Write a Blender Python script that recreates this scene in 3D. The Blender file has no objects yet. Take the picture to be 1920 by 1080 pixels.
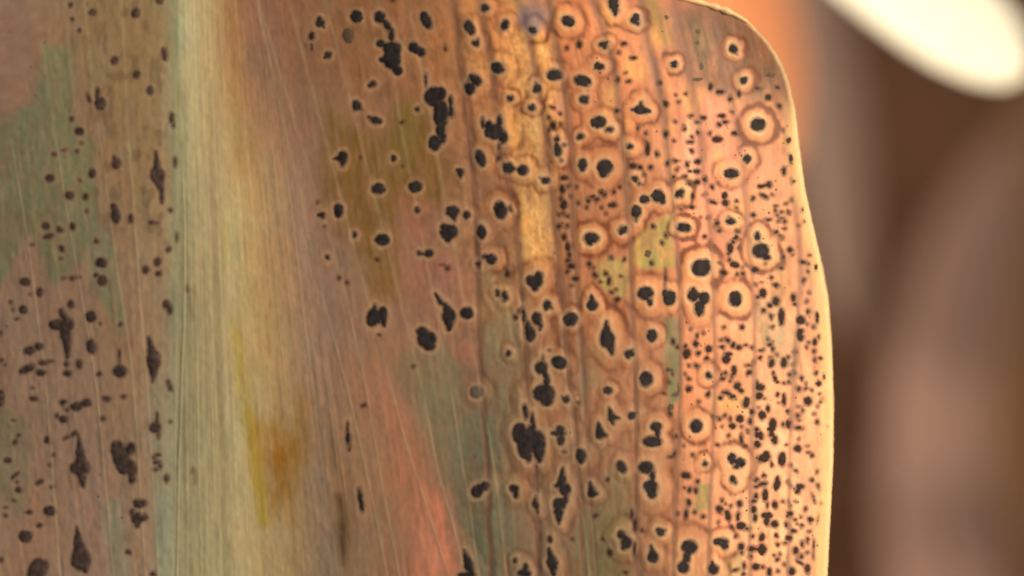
import bpy, math, random
import numpy as np
from mathutils import Matrix, Vector

# ------------------------------------------------------------------ camera, world, sun, exposure
scene = bpy.context.scene
COL = scene.collection
DIST = 0.2667                       # lens to leaf, metres
PX = 0.36 * DIST / 1920.0           # one photograph pixel on the leaf, metres (about 0.05 mm)
PITCH = math.radians(35)
CAM = Vector((0.0, 0.0, 1.0))
ROT = Matrix.Rotation(math.radians(90) - PITCH, 3, 'X')      # camera axes in the world
cam_data = bpy.data.cameras.new("camera")
cam = bpy.data.objects.new("camera", cam_data)
COL.objects.link(cam)
cam.matrix_world = Matrix.Translation(CAM) @ ROT.to_4x4()
cam_data.lens = 100
cam_data.sensor_width = 36
cam_data.clip_start = 0.01
cam_data.clip_end = 500
cam_data.dof.use_dof = True
cam_data.dof.focus_distance = DIST + 0.006
cam_data.dof.aperture_fstop = 11.0
scene.camera = cam

SUN_LOCAL = Vector((0.88, 0.32, 0.31)).normalized()          # towards the sun, camera axes
SUN = (ROT @ SUN_LOCAL).normalized()
elev = math.asin(SUN.z)
azim = math.atan2(SUN.x, SUN.y)                              # clockwise from +Y
world = bpy.data.worlds.new("World")
scene.world = world
world.use_nodes = True
wn = world.node_tree
wn.nodes.clear()
sky = wn.nodes.new("ShaderNodeTexSky")
sky.sky_type = 'NISHITA'
sky.sun_disc = False
sky.sun_elevation = elev
sky.sun_rotation = azim
sky.dust_density = 3.0
bg = wn.nodes.new("ShaderNodeBackground")
bg.inputs[1].default_value = 0.13
wo = wn.nodes.new("ShaderNodeOutputWorld")
wn.links.new(sky.outputs[0], bg.inputs[0])
wn.links.new(bg.outputs[0], wo.inputs[0])
sun_data = bpy.data.lights.new("sun", 'SUN')
sun_data.energy = 5.0
sun_data.angle = math.radians(0.5)
sun_data.color = (1.0, 0.82, 0.63)
sun = bpy.data.objects.new("sun", sun_data)
COL.objects.link(sun)
sun.rotation_euler = (-SUN).to_track_quat('-Z', 'Y').to_euler()
sun.location = (1, -1, 2)
vs = scene.view_settings
vs.view_transform = 'Standard'
vs.look = 'None'
vs.gamma = 1.0
vs.exposure = 0.0
scene.cycles.filter_width = 2.0
scene.cycles.max_bounces = 6
scene.cycles.use_denoising = True

# ------------------------------------------------------------------ numbers: noise, colour, interpolation
rng = np.random.default_rng(7)
random.seed(7)


def lattice(x, y, seed):
    """smooth value noise in [-1, 1]"""
    r = np.random.default_rng(seed)
    n = 256
    t = r.random((n, n)).astype(np.float32) * 2 - 1
    xi = np.floor(x).astype(int)
    yi = np.floor(y).astype(int)
    fx = x - xi
    fy = y - yi
    fx = fx * fx * (3 - 2 * fx)
    fy = fy * fy * (3 - 2 * fy)
    a = t[xi % n, yi % n]
    b = t[(xi + 1) % n, yi % n]
    c = t[xi % n, (yi + 1) % n]
    d = t[(xi + 1) % n, (yi + 1) % n]
    return (a * (1 - fx) + b * fx) * (1 - fy) + (c * (1 - fx) + d * fx) * fy


def fbm(x, y, seed, octaves=3):
    v = 0
    amp = 1.0
    tot = 0
    for k in range(octaves):
        v = v + amp * lattice(x * 2 ** k + 17.3 * k, y * 2 ** k + 5.1 * k, seed + k)
        tot += amp
        amp *= 0.55
    return v / tot


def lin(c):
    c = np.asarray(c, dtype=float) / 255.0
    return np.where(c <= 0.04045, c / 12.92, ((c + 0.055) / 1.055) ** 2.4)


def smooth(a, b, x):
    t = np.clip((x - a) / (b - a), 0, 1)
    return t * t * (3 - 2 * t)


def path_x(pts, v):
    """x of a curve given as (x, y) points, at heights v (smoothed, extrapolated)"""
    p = np.array(pts, float)
    p = p[np.argsort(p[:, 1])]
    s0 = (p[1, 0] - p[0, 0]) / (p[1, 1] - p[0, 1])
    s1 = (p[-1, 0] - p[-2, 0]) / (p[-1, 1] - p[-2, 1])
    out = 0
    for dv in (-28, -14, 0, 14, 28):
        q = v + dv
        x = np.interp(q, p[:, 1], p[:, 0])
        x = np.where(q < p[0, 1], p[0, 0] + s0 * (q - p[0, 1]), x)
        x = np.where(q > p[-1, 1], p[-1, 0] + s1 * (q - p[-1, 1]), x)
        out = out + x / 5
    return out


# ------------------------------------------------------------------ the leaf's outline, veins and relief (u, v in photograph pixels)
EDGE_V = [-480, -420, -360, -280, -200, -140, -90, -60, -40, -20, -8, 4, 14, 28, 48, 72, 100, 130, 160, 200, 270, 350, 420, 500, 560, 640, 760, 860, 960, 1080, 1200, 1500]
EDGE_X = [455, 560, 650, 760, 860, 950, 1040, 1105, 1160, 1220, 1262, 1310, 1345, 1380, 1410, 1435, 1455, 1471, 1480, 1489, 1497, 1507, 1522, 1541, 1552, 1558, 1562, 1561, 1556, 1550, 1540, 1500]
LEFT_V = [-480, -380, -250, -100, 100, 400, 900, 1500]
LEFT_X = [440, 250, 20, -220, -430, -560, -600, -580]


def edge_right(v):
    out = 0
    for dv in (-8, 0, 8):
        out = out + np.interp(v + dv, EDGE_V, EDGE_X) / 3
    return out


def edge_left(v):
    return np.interp(v, LEFT_V, LEFT_X)


VEINS_TAN = [   # brown-grey veins of the dead right half
    [(845, -20), (857, 60), (868, 160), (885, 300), (893, 420), (896, 560), (903, 700)],
    [(895, -20), (904, 39), (924, 136), (933, 233), (945, 311), (962, 389), (975, 500), (985, 640), (992, 760), (1002, 900), (1010, 1080)],
    [(966, -20), (976, 19), (996, 78), (1007, 156), (1021, 233), (1031, 311), (1037, 389), (1046, 470), (1055, 560), (1065, 690), (1076, 800), (1088, 950), (1096, 1080)],
    [(1028, -20), (1031, 0), (1042, 89), (1058, 156), (1066, 233), (1073, 330), (1077, 430), (1083, 540)],
    [(1104, -20), (1112, 0), (1151, 109), (1164, 220), (1171, 311), (1177, 400), (1182, 470), (1187, 590), (1192, 700), (1193, 830), (1195, 950), (1197, 1080)],
    [(1198, -20), (1202, 0), (1213, 78), (1233, 136), (1248, 214), (1256, 311), (1264, 389), (1271, 470), (1276, 590), (1277, 740), (1269, 850), (1263, 950), (1264, 1080)],
    [(1266, 10), (1272, 39), (1291, 136), (1307, 218), (1322, 350), (1334, 450), (1340, 600), (1342, 700), (1337, 830), (1331, 960), (1328, 1080)],
    [(1360, 120), (1385, 265), (1396, 370), (1405, 470), (1413, 540), (1416, 640), (1413, 750), (1408, 860), (1405, 1080)],
    [(1478, 250), (1487, 340), (1496, 430), (1500, 520), (1492, 640), (1484, 740), (1480, 900), (1477, 1080)],
]
VEINS_PALE = [   # thin pale veins of the greener half and beside the midrib
    [(-110, 0), (-80, 300), (-40, 700), (0, 1080)],
    [(0, 60), (15, 215), (36, 360), (53, 463), (85, 720), (112, 1080)],
    [(62, 0), (83, 103), (118, 360), (143, 503), (180, 720), (212, 1080)],
    [(158, 0), (176, 180), (200, 360), (217, 493), (235, 610), (247, 693), (258, 850), (272, 1080)],
    [(228, 0), (240, 250), (262, 560), (278, 760), (296, 1080)],
    [(570, 400), (608, 570), (633, 665), (652, 734), (690, 900), (725, 1080)],
    [(610, 420), (640, 520), (664, 627), (683, 715), (715, 904), (748, 1080)],
    [(700, 600), (727, 702), (759, 828), (800, 950), (840, 1080)],
    [(770, 640), (790, 720), (817, 870), (848, 980), (872, 1080)],
    [(828, 640), (843, 720), (863, 853), (880, 953), (897, 1080)],
    [(895, 700), (917, 820), (929, 900), (949, 1080)],
    [(1084, 900), (1096, 1000), (1104, 1080)],
    [(1104, 920), (1110, 1000), (1116, 1080)],
]
RIB_L = [(300, -200), (312, 0), (324, 200), (334, 420), (330, 640), (318, 860), (313, 1080), (312, 1300)]
RIB_R = [(500, -200), (540, 0), (562, 200), (582, 400), (604, 540), (630, 700), (662, 860), (690, 1080), (700, 1300)]
FIBRES = [(.05, 1), (.10, 0), (.15, 1), (.19, 0), (.235, 1), (.28, 0), (.325, 1), (.37, 0), (.44, 1), (.52, 0), (.60, 0), (.68, 1), (.76, 0), (.85, 1), (.93, 0)]

TAN_X = [path_x(p, np.arange(-500, 1540, 4.0)) for p in VEINS_TAN]
PALE_X = [path_x(p, np.arange(-500, 1540, 4.0)) for p in VEINS_PALE]
VV = np.arange(-500, 1540, 4.0)


def across(u, v):
    """coordinate that stays constant along the veins"""
    s = u
    for _ in range(6):
        s = 0.4 * s + 0.6 * (u - lean(s) * (v - 540))
    return s + 0.0005 * np.clip(250 - v, 0, 300) ** 2 * smooth(760, 950, u)


def lean(u):
    return np.interp(u, [0, 200, 330, 420, 520, 620, 820, 920, 1050, 1200, 1400, 1560], [.12, .09, .00, .05, .10, .15, .14, .11, .06, .05, .06, .04])


_TU = np.arange(-800, 1800, 4.0)
_tilt = np.radians(np.interp(_TU, [-800, 0, 320, 460, 600, 850, 1000, 1150, 1350, 1560, 1800], [-6, -2, 1, 3, 0, 1, 8, 18, 33, 37, 38]))
_W0 = -np.cumsum(np.tan(_tilt)) * 4.0 * PX
_W0 -= np.interp(960, _TU, _W0)


def depth(u, v):
    """height of the leaf towards the camera, metres"""
    w = np.interp(u - 0.24 * (np.clip(v, -300, 1400) - 330) * smooth(620, 980, u), _TU, _W0)    # the blade twists a little along its length
    t = np.clip(170 - v, 0, 700) * PX
    w = w - 5.0 * t * t - 0.02 * t                         # the blade bends back towards its tip
    c = np.clip(((u - 1150) * 0.75 - (v - 60) * 0.66) - 120, 0, 500) * PX
    w = w + 55.0 * c * c                                   # corner curling forward
    w = w - 0.00035 * np.exp(-((u - 500 - 0.1 * (v - 540)) / 115.0) ** 2)    # channel of the midrib
    b = (540 - v) * PX
    w = w + 0.0006 * np.sin(b * 70 + u * 0.004)
    return w


def place(u, v, h=0.0):
    """photograph pixel -> point of the leaf, in camera axes with the origin on the leaf"""
    u = np.asarray(u, float)
    v = np.asarray(v, float)
    w = depth(u, v) + h
    k = PX * (DIST - w) / DIST
    return np.stack([(u - 960) * k, (540 - v) * k, w + 0 * u], -1)


# ------------------------------------------------------------------ tar spots, read off the photograph in nine-by-nine cm windows
# window: (scale, x0, y0); each spot a list of ellipses (x, y, rx, ry, angle)
SPOTS = []


def window(scale, x0, y0, items, kind='dark'):
    for it in items:
        el = it if isinstance(it, list) else [it]
        out = []
        for e in el:
            if len(e) == 6:          # tapered streak: x1, y1, r1, x2, y2, r2
                out.append((x0 + e[0] / scale, y0 + e[1] / scale, e[2] / scale, x0 + e[3] / scale, y0 + e[4] / scale, e[5] / scale))
                continue
            x, y, rx, ry = e[:4]
            a = e[4] if len(e) > 4 else 0
            out.append((x0 + x / scale, y0 + y / scale, rx / scale, ry / scale, math.radians(a)))
        SPOTS.append((out, kind))


window(3, 0, 0, [(522, 68, 26, 26), (488, 24, 9, 12), (900, 4, 28, 25)], 'olive')
window(3, 0, 0, [(397, 30, 14, 18), (408, 108, 12, 14), (447, 170, 14, 16), (762, 72, 24, 30, 20), (925, 305, 16, 42, -10), (645, 340, 22, 26, 20), (768, 418, 22, 24, 20), (845, 510, 18, 28),
    [(565, 585, 32, 36), (550, 530, 14, 40)], (497, 550, 12, 30, -20), (967, 665, 14, 34), (978, 700, 8, 20), (402, 670, 12, 18), (445, 738, 26, 22), (435, 850, 13, 12), (360, 845, 16, 8), (457, 805, 10, 10),
    (303, 868, 14, 14), (280, 1002, 24, 22), (518, 975, 20, 26), (450, 1015, 10, 10), [(655, 920, 27, 30), (645, 892, 12, 18)], [(884, 985, 42, 46), (878, 850, 4, 884, 980, 26), (890, 990, 36, 914, 1105, 6)], (985, 910, 10, 28)], 'brown')
window(3, 0, 360, [(390, 20, 25, 24), (482, 25, 16, 22), (488, 108, 10, 14), [(650, 130, 28, 46, -10), (640, 85, 20, 20)], (735, 150, 15, 28), [(852, 172, 18, 14), (880, 175, 12, 6)], (910, 35, 12, 35),
    (258, 190, 22, 22), (335, 212, 20, 20), (272, 248, 30, 14, -10), (408, 195, 16, 24), (348, 315, 16, 18), (340, 375, 12, 8), (538, 278, 14, 18), (180, 295, 12, 6), (570, 398, 34, 28), [(575, 500, 28, 30, 30), (542, 468, 16, 12)],
    (950, 322, 14, 18), (818, 437, 18, 24), (885, 395, 20, 26), (887, 457, 18, 18), [(405, 485, 18, 12), (440, 478, 12, 5)], (360, 485, 14, 5), (140, 505, 30, 22), (222, 562, 18, 28), (170, 575, 8, 8), (132, 662, 24, 24),
    (58, 620, 12, 10), (95, 715, 16, 9), (75, 662, 8, 6), (1058, 548, 14, 22, -15), (1075, 650, 8, 60, -5), [(935, 632, 20, 24), (955, 660, 14, 28)],
    [(330, 748, 54, 32), (385, 745, 32, 32), (345, 672, 16, 372, 720, 18), (365, 770, 34, 378, 850, 20), (345, 815, 10, 375, 830, 16), (378, 850, 20, 380, 925, 10)], (398, 632, 20, 24), (512, 700, 30, 32), (565, 742, 8, 8), (512, 868, 24, 46, -8), [(165, 892, 34, 22, -15), (218, 868, 24, 22)],
    (152, 995, 46, 22, -25), [(240, 960, 24, 16), (285, 952, 22, 8)], (230, 1015, 30, 18), (375, 968, 16, 16), (378, 1020, 24, 18), (445, 968, 20, 28), (557, 1022, 16, 14), (10, 945, 12, 12), (28, 972, 7, 6), (5, 790, 8, 14),
    (672, 920, 8, 40), (675, 1008, 40, 34), [(862, 945, 38, 58), (835, 815, 6, 862, 930, 32), (866, 960, 36, 858, 1065, 6)], (678, 742, 14, 12), (945, 1075, 8, 18), (995, 255, 6, 22), (960, 102, 12, 14)], 'brown')
window(3, 0, 720, [(0, 80, 22, 48), (190, 82, 26, 14), (185, 22, 12, 6), (352, 102, 20, 18), (375, 145, 12, 10), [(430, 128, 30, 24), (488, 105, 28, 22), (460, 115, 20, 14)], (355, 198, 26, 20), (322, 178, 12, 16), (598, 82, 18, 18),
    (693, 70, 18, 9), (578, 195, 16, 14), (955, 22, 12, 20), [(872, 245, 32, 30), (882, 195, 7, 30), (890, 285, 8, 25)], (265, 318, 20, 20), [(415, 280, 26, 12, -40), (375, 302, 24, 8, -25)], (298, 398, 12, 10), (280, 455, 10, 8),
    (82, 330, 14, 16), (45, 430, 22, 16), (105, 290, 8, 10), (75, 205, 14, 6), (85, 515, 30, 10, -45), (95, 550, 14, 8), (105, 598, 20, 18), (222, 552, 24, 14, -25), (292, 578, 18, 10),
    [(455, 470, 48, 50), (440, 280, 3, 458, 470, 38), (450, 470, 40, 470, 578, 8), (420, 470, 25, 30)], [(665, 375, 40, 60, -15), (735, 365, 26, 36), (705, 460, 50, 50), (740, 480, 30, 50), (742, 540, 20, 22), (680, 420, 45, 50)],
    [(865, 415, 11, 12), (888, 400, 18, 8), (882, 440, 22, 9), (902, 462, 11, 14), (872, 480, 16, 7)], (935, 532, 14, 22), [(1090, 490, 14, 18), (1098, 520, 8, 35)], (788, 672, 38, 24),
    [(775, 755, 38, 32), (745, 725, 15, 25), (772, 795, 12, 16), (810, 750, 22, 20)], (278, 715, 36, 28), (162, 722, 18, 14), (225, 795, 18, 16), (32, 740, 16, 10), (78, 655, 14, 7), (35, 695, 16, 6), (142, 858, 38, 34),
    [(455, 985, 55, 66), (433, 805, 4, 455, 985, 50), (480, 1040, 18, 24)], [(215, 1040, 50, 60), (250, 1020, 24, 30), (190, 1070, 35, 45)], (720, 945, 20, 16), (5, 990, 16, 18), (858, 1072, 20, 12), (958, 212, 10, 6)], 'brown')
window(3, 480, 0, [(518, 200, 34, 46, -10), (278, 255, 8, 25), (315, 265, 12, 26)], 'olive')
window(3, 480, 0, [(358, 128, 30, 30), (312, 205, 22, 26), (565, 92, 36, 36), (405, 315, 22, 22), [(695, 95, 32, 34), (735, 140, 20, 42, -30), (762, 200, 18, 42), (765, 270, 52, 40), (700, 245, 25, 20), (765, 330, 50, 60), (795, 395, 28, 28), (710, 335, 20, 15)],
    [(958, 115, 28, 46, -25), (945, 90, 18, 25), (970, 140, 20, 28)], [(885, 265, 28, 30), (930, 295, 26, 24), (905, 280, 26, 24)], (1200, 155, 26, 44, -30), (1240, 245, 22, 24), (1065, 275, 10, 20), (1290, 42, 30, 22, 15), (1358, 382, 38, 30, 30),
    (1232, 450, 42, 28, 35), (1200, 497, 30, 38, -20), (658, 472, 26, 24), (570, 598, 30, 32), [(675, 678, 36, 22, 15), (640, 658, 14, 10)], (908, 615, 14, 18), (818, 690, 12, 14), (822, 935, 10, 7), (588, 885, 7, 9),
    [(1000, 545, 55, 55), (1040, 530, 30, 40), (1040, 640, 42, 85), (1035, 730, 25, 50), (1050, 770, 18, 40), (1005, 805, 35, 45)], [(1095, 570, 14, 34), (1098, 630, 14, 36)], (955, 450, 8, 38),
    [(1275, 690, 10, 30), (1340, 740, 55, 45), (1370, 690, 14, 44), (1390, 770, 25, 38), (1310, 710, 25, 30)], (1365, 830, 8, 30), (1365, 890, 14, 18), [(488, 885, 28, 38, 12), (480, 890, 20, 436, 893, 4), (490, 900, 24, 488, 935, 10)], (775, 888, 20, 20), (688, 1062, 40, 32), (897, 1050, 38, 34),
    (1148, 970, 22, 28), (1262, 890, 28, 50, -20), (1415, 942, 26, 32), (1430, 555, 24, 16), (770, 4, 18, 8)], 'dark')
window(3, 480, 360, [(372, 130, 20, 24), (385, 192, 10, 6), (345, 60, 8, 10), (465, 105, 26, 40), (556, 240, 16, 22), (400, 368, 14, 16), (468, 482, 11, 10), (512, 510, 11, 9), [(712, 268, 40, 34), (680, 270, 18, 14)], (680, 380, 16, 12), (908, 105, 16, 22),
    [(1105, 108, 40, 32), (1105, 110, 34, 1120, 165, 6)], (1185, 128, 27, 26), [(1085, 225, 50, 44), (1060, 200, 25, 25), (1080, 265, 20, 20)], (1375, 102, 36, 54, -12), (1430, 92, 10, 22), (1268, 225, 26, 40, -8), [(972, 345, 28, 22), (940, 347, 14, 6)], (922, 347, 18, 16),
    [(1325, 378, 30, 30), (1295, 365, 25, 16, 15)], (1078, 428, 14, 16), (1045, 410, 12, 5), (1250, 410, 16, 26), [(660, 705, 38, 54, 15), (668, 650, 8, 25), (690, 720, 14, 20)], [(715, 690, 26, 46), (720, 740, 12, 20)],
    [(960, 830, 55, 50), (935, 785, 35, 28), (975, 870, 35, 24)], [(1085, 700, 40, 44), (1068, 635, 14, 1082, 690, 34), (1085, 700, 38, 1085, 765, 18), (1008, 570, 6, 1040, 620, 15), (1040, 620, 12, 1065, 640, 8)], (1185, 680, 38, 34), (1415, 465, 14, 22), (1360, 565, 14, 22), (1400, 585, 18, 30, -35),
    (1418, 910, 16, 18), (885, 980, 14, 8), (690, 802, 14, 8)], 'dark')
window(3, 480, 720, [(605, 120, 20, 10, -10), [(518, 300, 14, 45, -5), (515, 240, 8, 30), (525, 360, 8, 24)], (590, 655, 14, 72, -8), [(1240, 605, 30, 34, -20), (1285, 575, 26, 26), (1262, 588, 26, 26)], [(1172, 935, 6, 1195, 1020, 28), (1195, 1020, 28, 1222, 1070, 8), (1185, 1075, 50, 18)]], 'dark')
window(3, 480, 720, [(1240, 45, 36, 34)], 'grey')
window(4, 900, 0, [(395, 225, 32, 30), (660, 158, 50, 38, 20), [(1000, 25, 40, 55), (1015, 80, 22, 40)], (1165, 150, 40, 40), (925, 335, 40, 28), (900, 500, 45, 30, 15), (560, 562, 60, 42), (770, 608, 66, 40, 15), (428, 660, 36, 34), (390, 810, 34, 28), (775, 745, 40, 34, 15),
    [(1190, 820, 40, 26), (1206, 765, 8, 1205, 815, 36), (1200, 822, 34, 1272, 835, 12), (1200, 822, 30, 1142, 820, 8)], (888, 915, 58, 44, -10), (970, 970, 38, 22), (755, 1022, 30, 28), (185, 190, 34, 38)], 'dark')
window(4, 900, 0, [(648, 358, 16, 18), (745, 335, 22, 28), (1395, 780, 20, 25), (1395, 1005, 20, 28), (540, 805, 26, 12, 30), (600, 855, 14, 14), (520, 880, 16, 14), (548, 940, 22, 34), (600, 925, 12, 10), (520, 975, 10, 10), (580, 1045, 24, 20), (1150, 435, 30, 14),
    (1080, 325, 25, 18), (1040, 395, 18, 12), (1118, 608, 20, 16), (1035, 595, 16, 24), (1095, 545, 16, 10), (1185, 960, 16, 16), (1240, 1000, 14, 14), (1030, 830, 22, 18), (1350, 620, 18, 16)], 'speck')
window(4, 900, 270, [[(770, 160, 38, 44)], [(935, 175, 60, 58), (925, 220, 35, 30)], [(212, 182, 42, 40), (250, 190, 22, 12)], [(320, 195, 42, 38), (285, 190, 16, 12)], (495, 272, 40, 30), [(835, 705, 62, 42), (820, 740, 32, 22)], (1068, 648, 42, 30),
    [(1335, 390, 50, 48), (1370, 430, 20, 25), (1235, 415, 38, 30), (1290, 390, 15, 12)], [(1170, 505, 40, 46), (1170, 560, 12, 25)], [(410, 1030, 62, 46), (380, 1015, 35, 28), (440, 990, 32, 36), (412, 1080, 26, 26)], (1165, 265, 28, 30), (1130, 20, 28, 22), [(585, 50, 30, 45), (570, 20, 15, 40)]], 'dark')
window(4, 900, 270, [(632, 5, 20, 12), (612, 122, 14, 10), [(1150, 165, 30, 22), (1200, 175, 20, 16)], (1280, 172, 20, 22), (1195, 295, 14, 14), (1258, 40, 18, 50), (1325, 80, 16, 24), (1408, 140, 20, 22), (1230, 232, 14, 12),
    (632, 255, 30, 20), (620, 340, 20, 34), (660, 315, 18, 12), (610, 410, 12, 25), (628, 455, 25, 40), (625, 520, 25, 12), (655, 540, 20, 14), (595, 530, 14, 12), (590, 615, 20, 18), (655, 612, 16, 18), (632, 700, 18, 30), (660, 770, 22, 35), (670, 830, 16, 30), (660, 870, 22, 20), (685, 915, 36, 22), (655, 955, 14, 22), (715, 1010, 28, 22), (690, 1060, 16, 10),
    (728, 322, 12, 14), (685, 392, 10, 10), (910, 365, 24, 18), (930, 385, 18, 22), (845, 395, 25, 14), (875, 415, 20, 20), (810, 425, 18, 18), (735, 445, 12, 14), (797, 480, 12, 16), (1005, 360, 18, 18), (1050, 325, 16, 16), (995, 457, 34, 22), (912, 478, 12, 16), (942, 520, 12, 10),
    (820, 905, 22, 20), (850, 930, 10, 12), (860, 980, 22, 22), (945, 972, 20, 20), (968, 1025, 16, 34), (905, 1035, 16, 12), (985, 855, 22, 12, 35), (1085, 865, 16, 18), (1055, 992, 14, 14), (1298, 620, 18, 18), (1395, 688, 14, 22), (1365, 742, 18, 18), (1285, 895, 16, 22), (205, 975, 18, 32)], 'speck')
window(4, 900, 270, [(1258, 820, 30, 36)], 'olive')
window(4, 900, 540, [(505, 125, 36, 44), [(425, 230, 38, 50), (450, 280, 18, 40)], [(375, 345, 40, 60), (330, 220, 14, 72, -8), (360, 290, 25, 40)], (680, 235, 56, 52), [(842, 130, 42, 40), (833, 50, 5, 842, 125, 34)], [(1240, 40, 62, 50), (1275, 100, 20, 35)], [(952, 385, 56, 66), (948, 250, 8, 950, 370, 48), (960, 390, 52, 990, 495, 10)],
    (1118, 490, 44, 32, 5), (1290, 358, 40, 48), (595, 560, 60, 46, 20), [(460, 600, 48, 50), (490, 650, 18, 30), (472, 530, 8, 30), (480, 790, 80, 70), (500, 700, 25, 50), (440, 780, 50, 30), (500, 850, 50, 35)], (645, 838, 34, 32), (1245, 685, 50, 58), (960, 768, 44, 34, 15),
    [(966, 895, 8, 990, 975, 32), (985, 970, 26, 998, 1025, 6), (990, 970, 26, 1045, 975, 8)], (1138, 950, 36, 28), [(886, 1005, 6, 896, 1080, 34), (900, 1100, 40, 36), (900, 1100, 20, 945, 1108, 12)], [(1290, 1150, 75, 42), (1320, 1040, 44, 34), (1330, 1090, 20, 50)], [(600, 1065, 35, 35), (590, 1090, 55, 20), (605, 1140, 28, 42)],
    [(300, 1090, 60, 80), (440, 1180, 50, 110), (340, 1190, 60, 90), (380, 1130, 50, 110), (365, 1250, 25, 60), (450, 1280, 20, 30), (395, 1010, 18, 80, -8), (340, 930, 18, 62, -5)]], 'dark')
window(4, 900, 540, [(265, 215, 18, 16), (297, 175, 14, 26), (985, 30, 22, 16), (1020, 10, 12, 10), (1028, 85, 24, 22), (735, 860, 14, 12), (520, 465, 14, 8)], 'speck')
window(4, 900, 810, [(755, 180, 40, 58, -5), (1060, 262, 34, 54, -30), [(1245, 265, 58, 46), (1295, 330, 20, 50), (1280, 410, 55, 50), (1290, 460, 35, 40)], [(620, 270, 6, 614, 365, 34), (612, 370, 34, 36), (635, 430, 45, 50), (570, 405, 20, 15), (645, 490, 18, 44), (595, 540, 50, 45), (590, 600, 36, 595, 690, 6)],
    [(255, 425, 36, 30), (270, 465, 20, 35)], [(416, 482, 6, 412, 545, 26), (412, 545, 24, 434, 612, 5)], [(826, 378, 6, 838, 445, 32), (840, 460, 34, 32), (850, 460, 26, 880, 462, 8)], [(1060, 770, 30, 34), (1100, 830, 45, 45), (1080, 870, 20, 20)], (1355, 752, 34, 36), [(1297, 938, 40, 46), (1284, 855, 8, 1295, 930, 32)], (525, 810, 25, 28),
    [(542, 985, 40, 66, -8), (518, 868, 8, 536, 970, 30), (545, 1000, 36, 552, 1068, 14)], (262, 970, 18, 25), [(330, 1060, 50, 30), (342, 1020, 20, 34)]], 'dark')
window(4, 900, 810, [(960, 355, 16, 22), (870, 628, 18, 18), (632, 150, 18, 9), (695, 805, 14, 10), (1140, 620, 14, 42), (1165, 700, 18, 62), (1215, 740, 18, 16), (918, 805, 14, 14), (975, 905, 20, 30, -20), (1095, 1055, 20, 14), (1160, 880, 12, 60)], 'speck')
window(4, 1240, 0, [(540, 370, 42, 38), (95, 480, 36, 24, 15), (725, 935, 58, 50), (615, 605, 28, 34)], 'dark')
window(4, 1240, 0, [(300, 495, 20, 38), (268, 595, 48, 16), (40, 130, 22, 24), (8, 235, 12, 16), (275, 235, 26, 22), (270, 320, 24, 20), (820, 560, 45, 22)], 'olive')
window(4, 1240, 0, [(370, 650, 20, 30), (445, 690, 36, 18), (720, 662, 25, 14), (580, 705, 18, 28), (515, 745, 20, 22), (800, 730, 25, 28), (890, 795, 22, 20), (870, 655, 20, 18), (180, 705, 16, 14), (108, 712, 12, 14), (36, 780, 22, 24), (130, 765, 16, 12),
    (222, 868, 18, 14), (315, 885, 28, 18), (268, 918, 20, 14), (105, 912, 18, 14), (175, 965, 16, 22), (35, 1005, 18, 30), (275, 995, 18, 16), (228, 1028, 16, 16), (365, 1000, 14, 16), (95, 1055, 12, 12), (215, 1065, 30, 14), (455, 868, 36, 16), [(480, 915, 30, 16), (435, 935, 20, 20)],
    (550, 1000, 26, 24), (420, 1045, 40, 24), (530, 840, 14, 12), (955, 1050, 22, 30), (915, 975, 12, 20)], 'speck')
window(4, 1240, 270, [(135, 372, 34, 34), (640, 115, 36, 30), (525, 222, 56, 38), (170, 628, 58, 34, 10), (525, 580, 34, 32), (720, 690, 28, 32), [(745, 800, 64, 58), (790, 850, 35, 22)], [(298, 930, 70, 62), (330, 900, 35, 40), (260, 920, 30, 30)], (380, 320, 22, 22)], 'dark')
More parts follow.
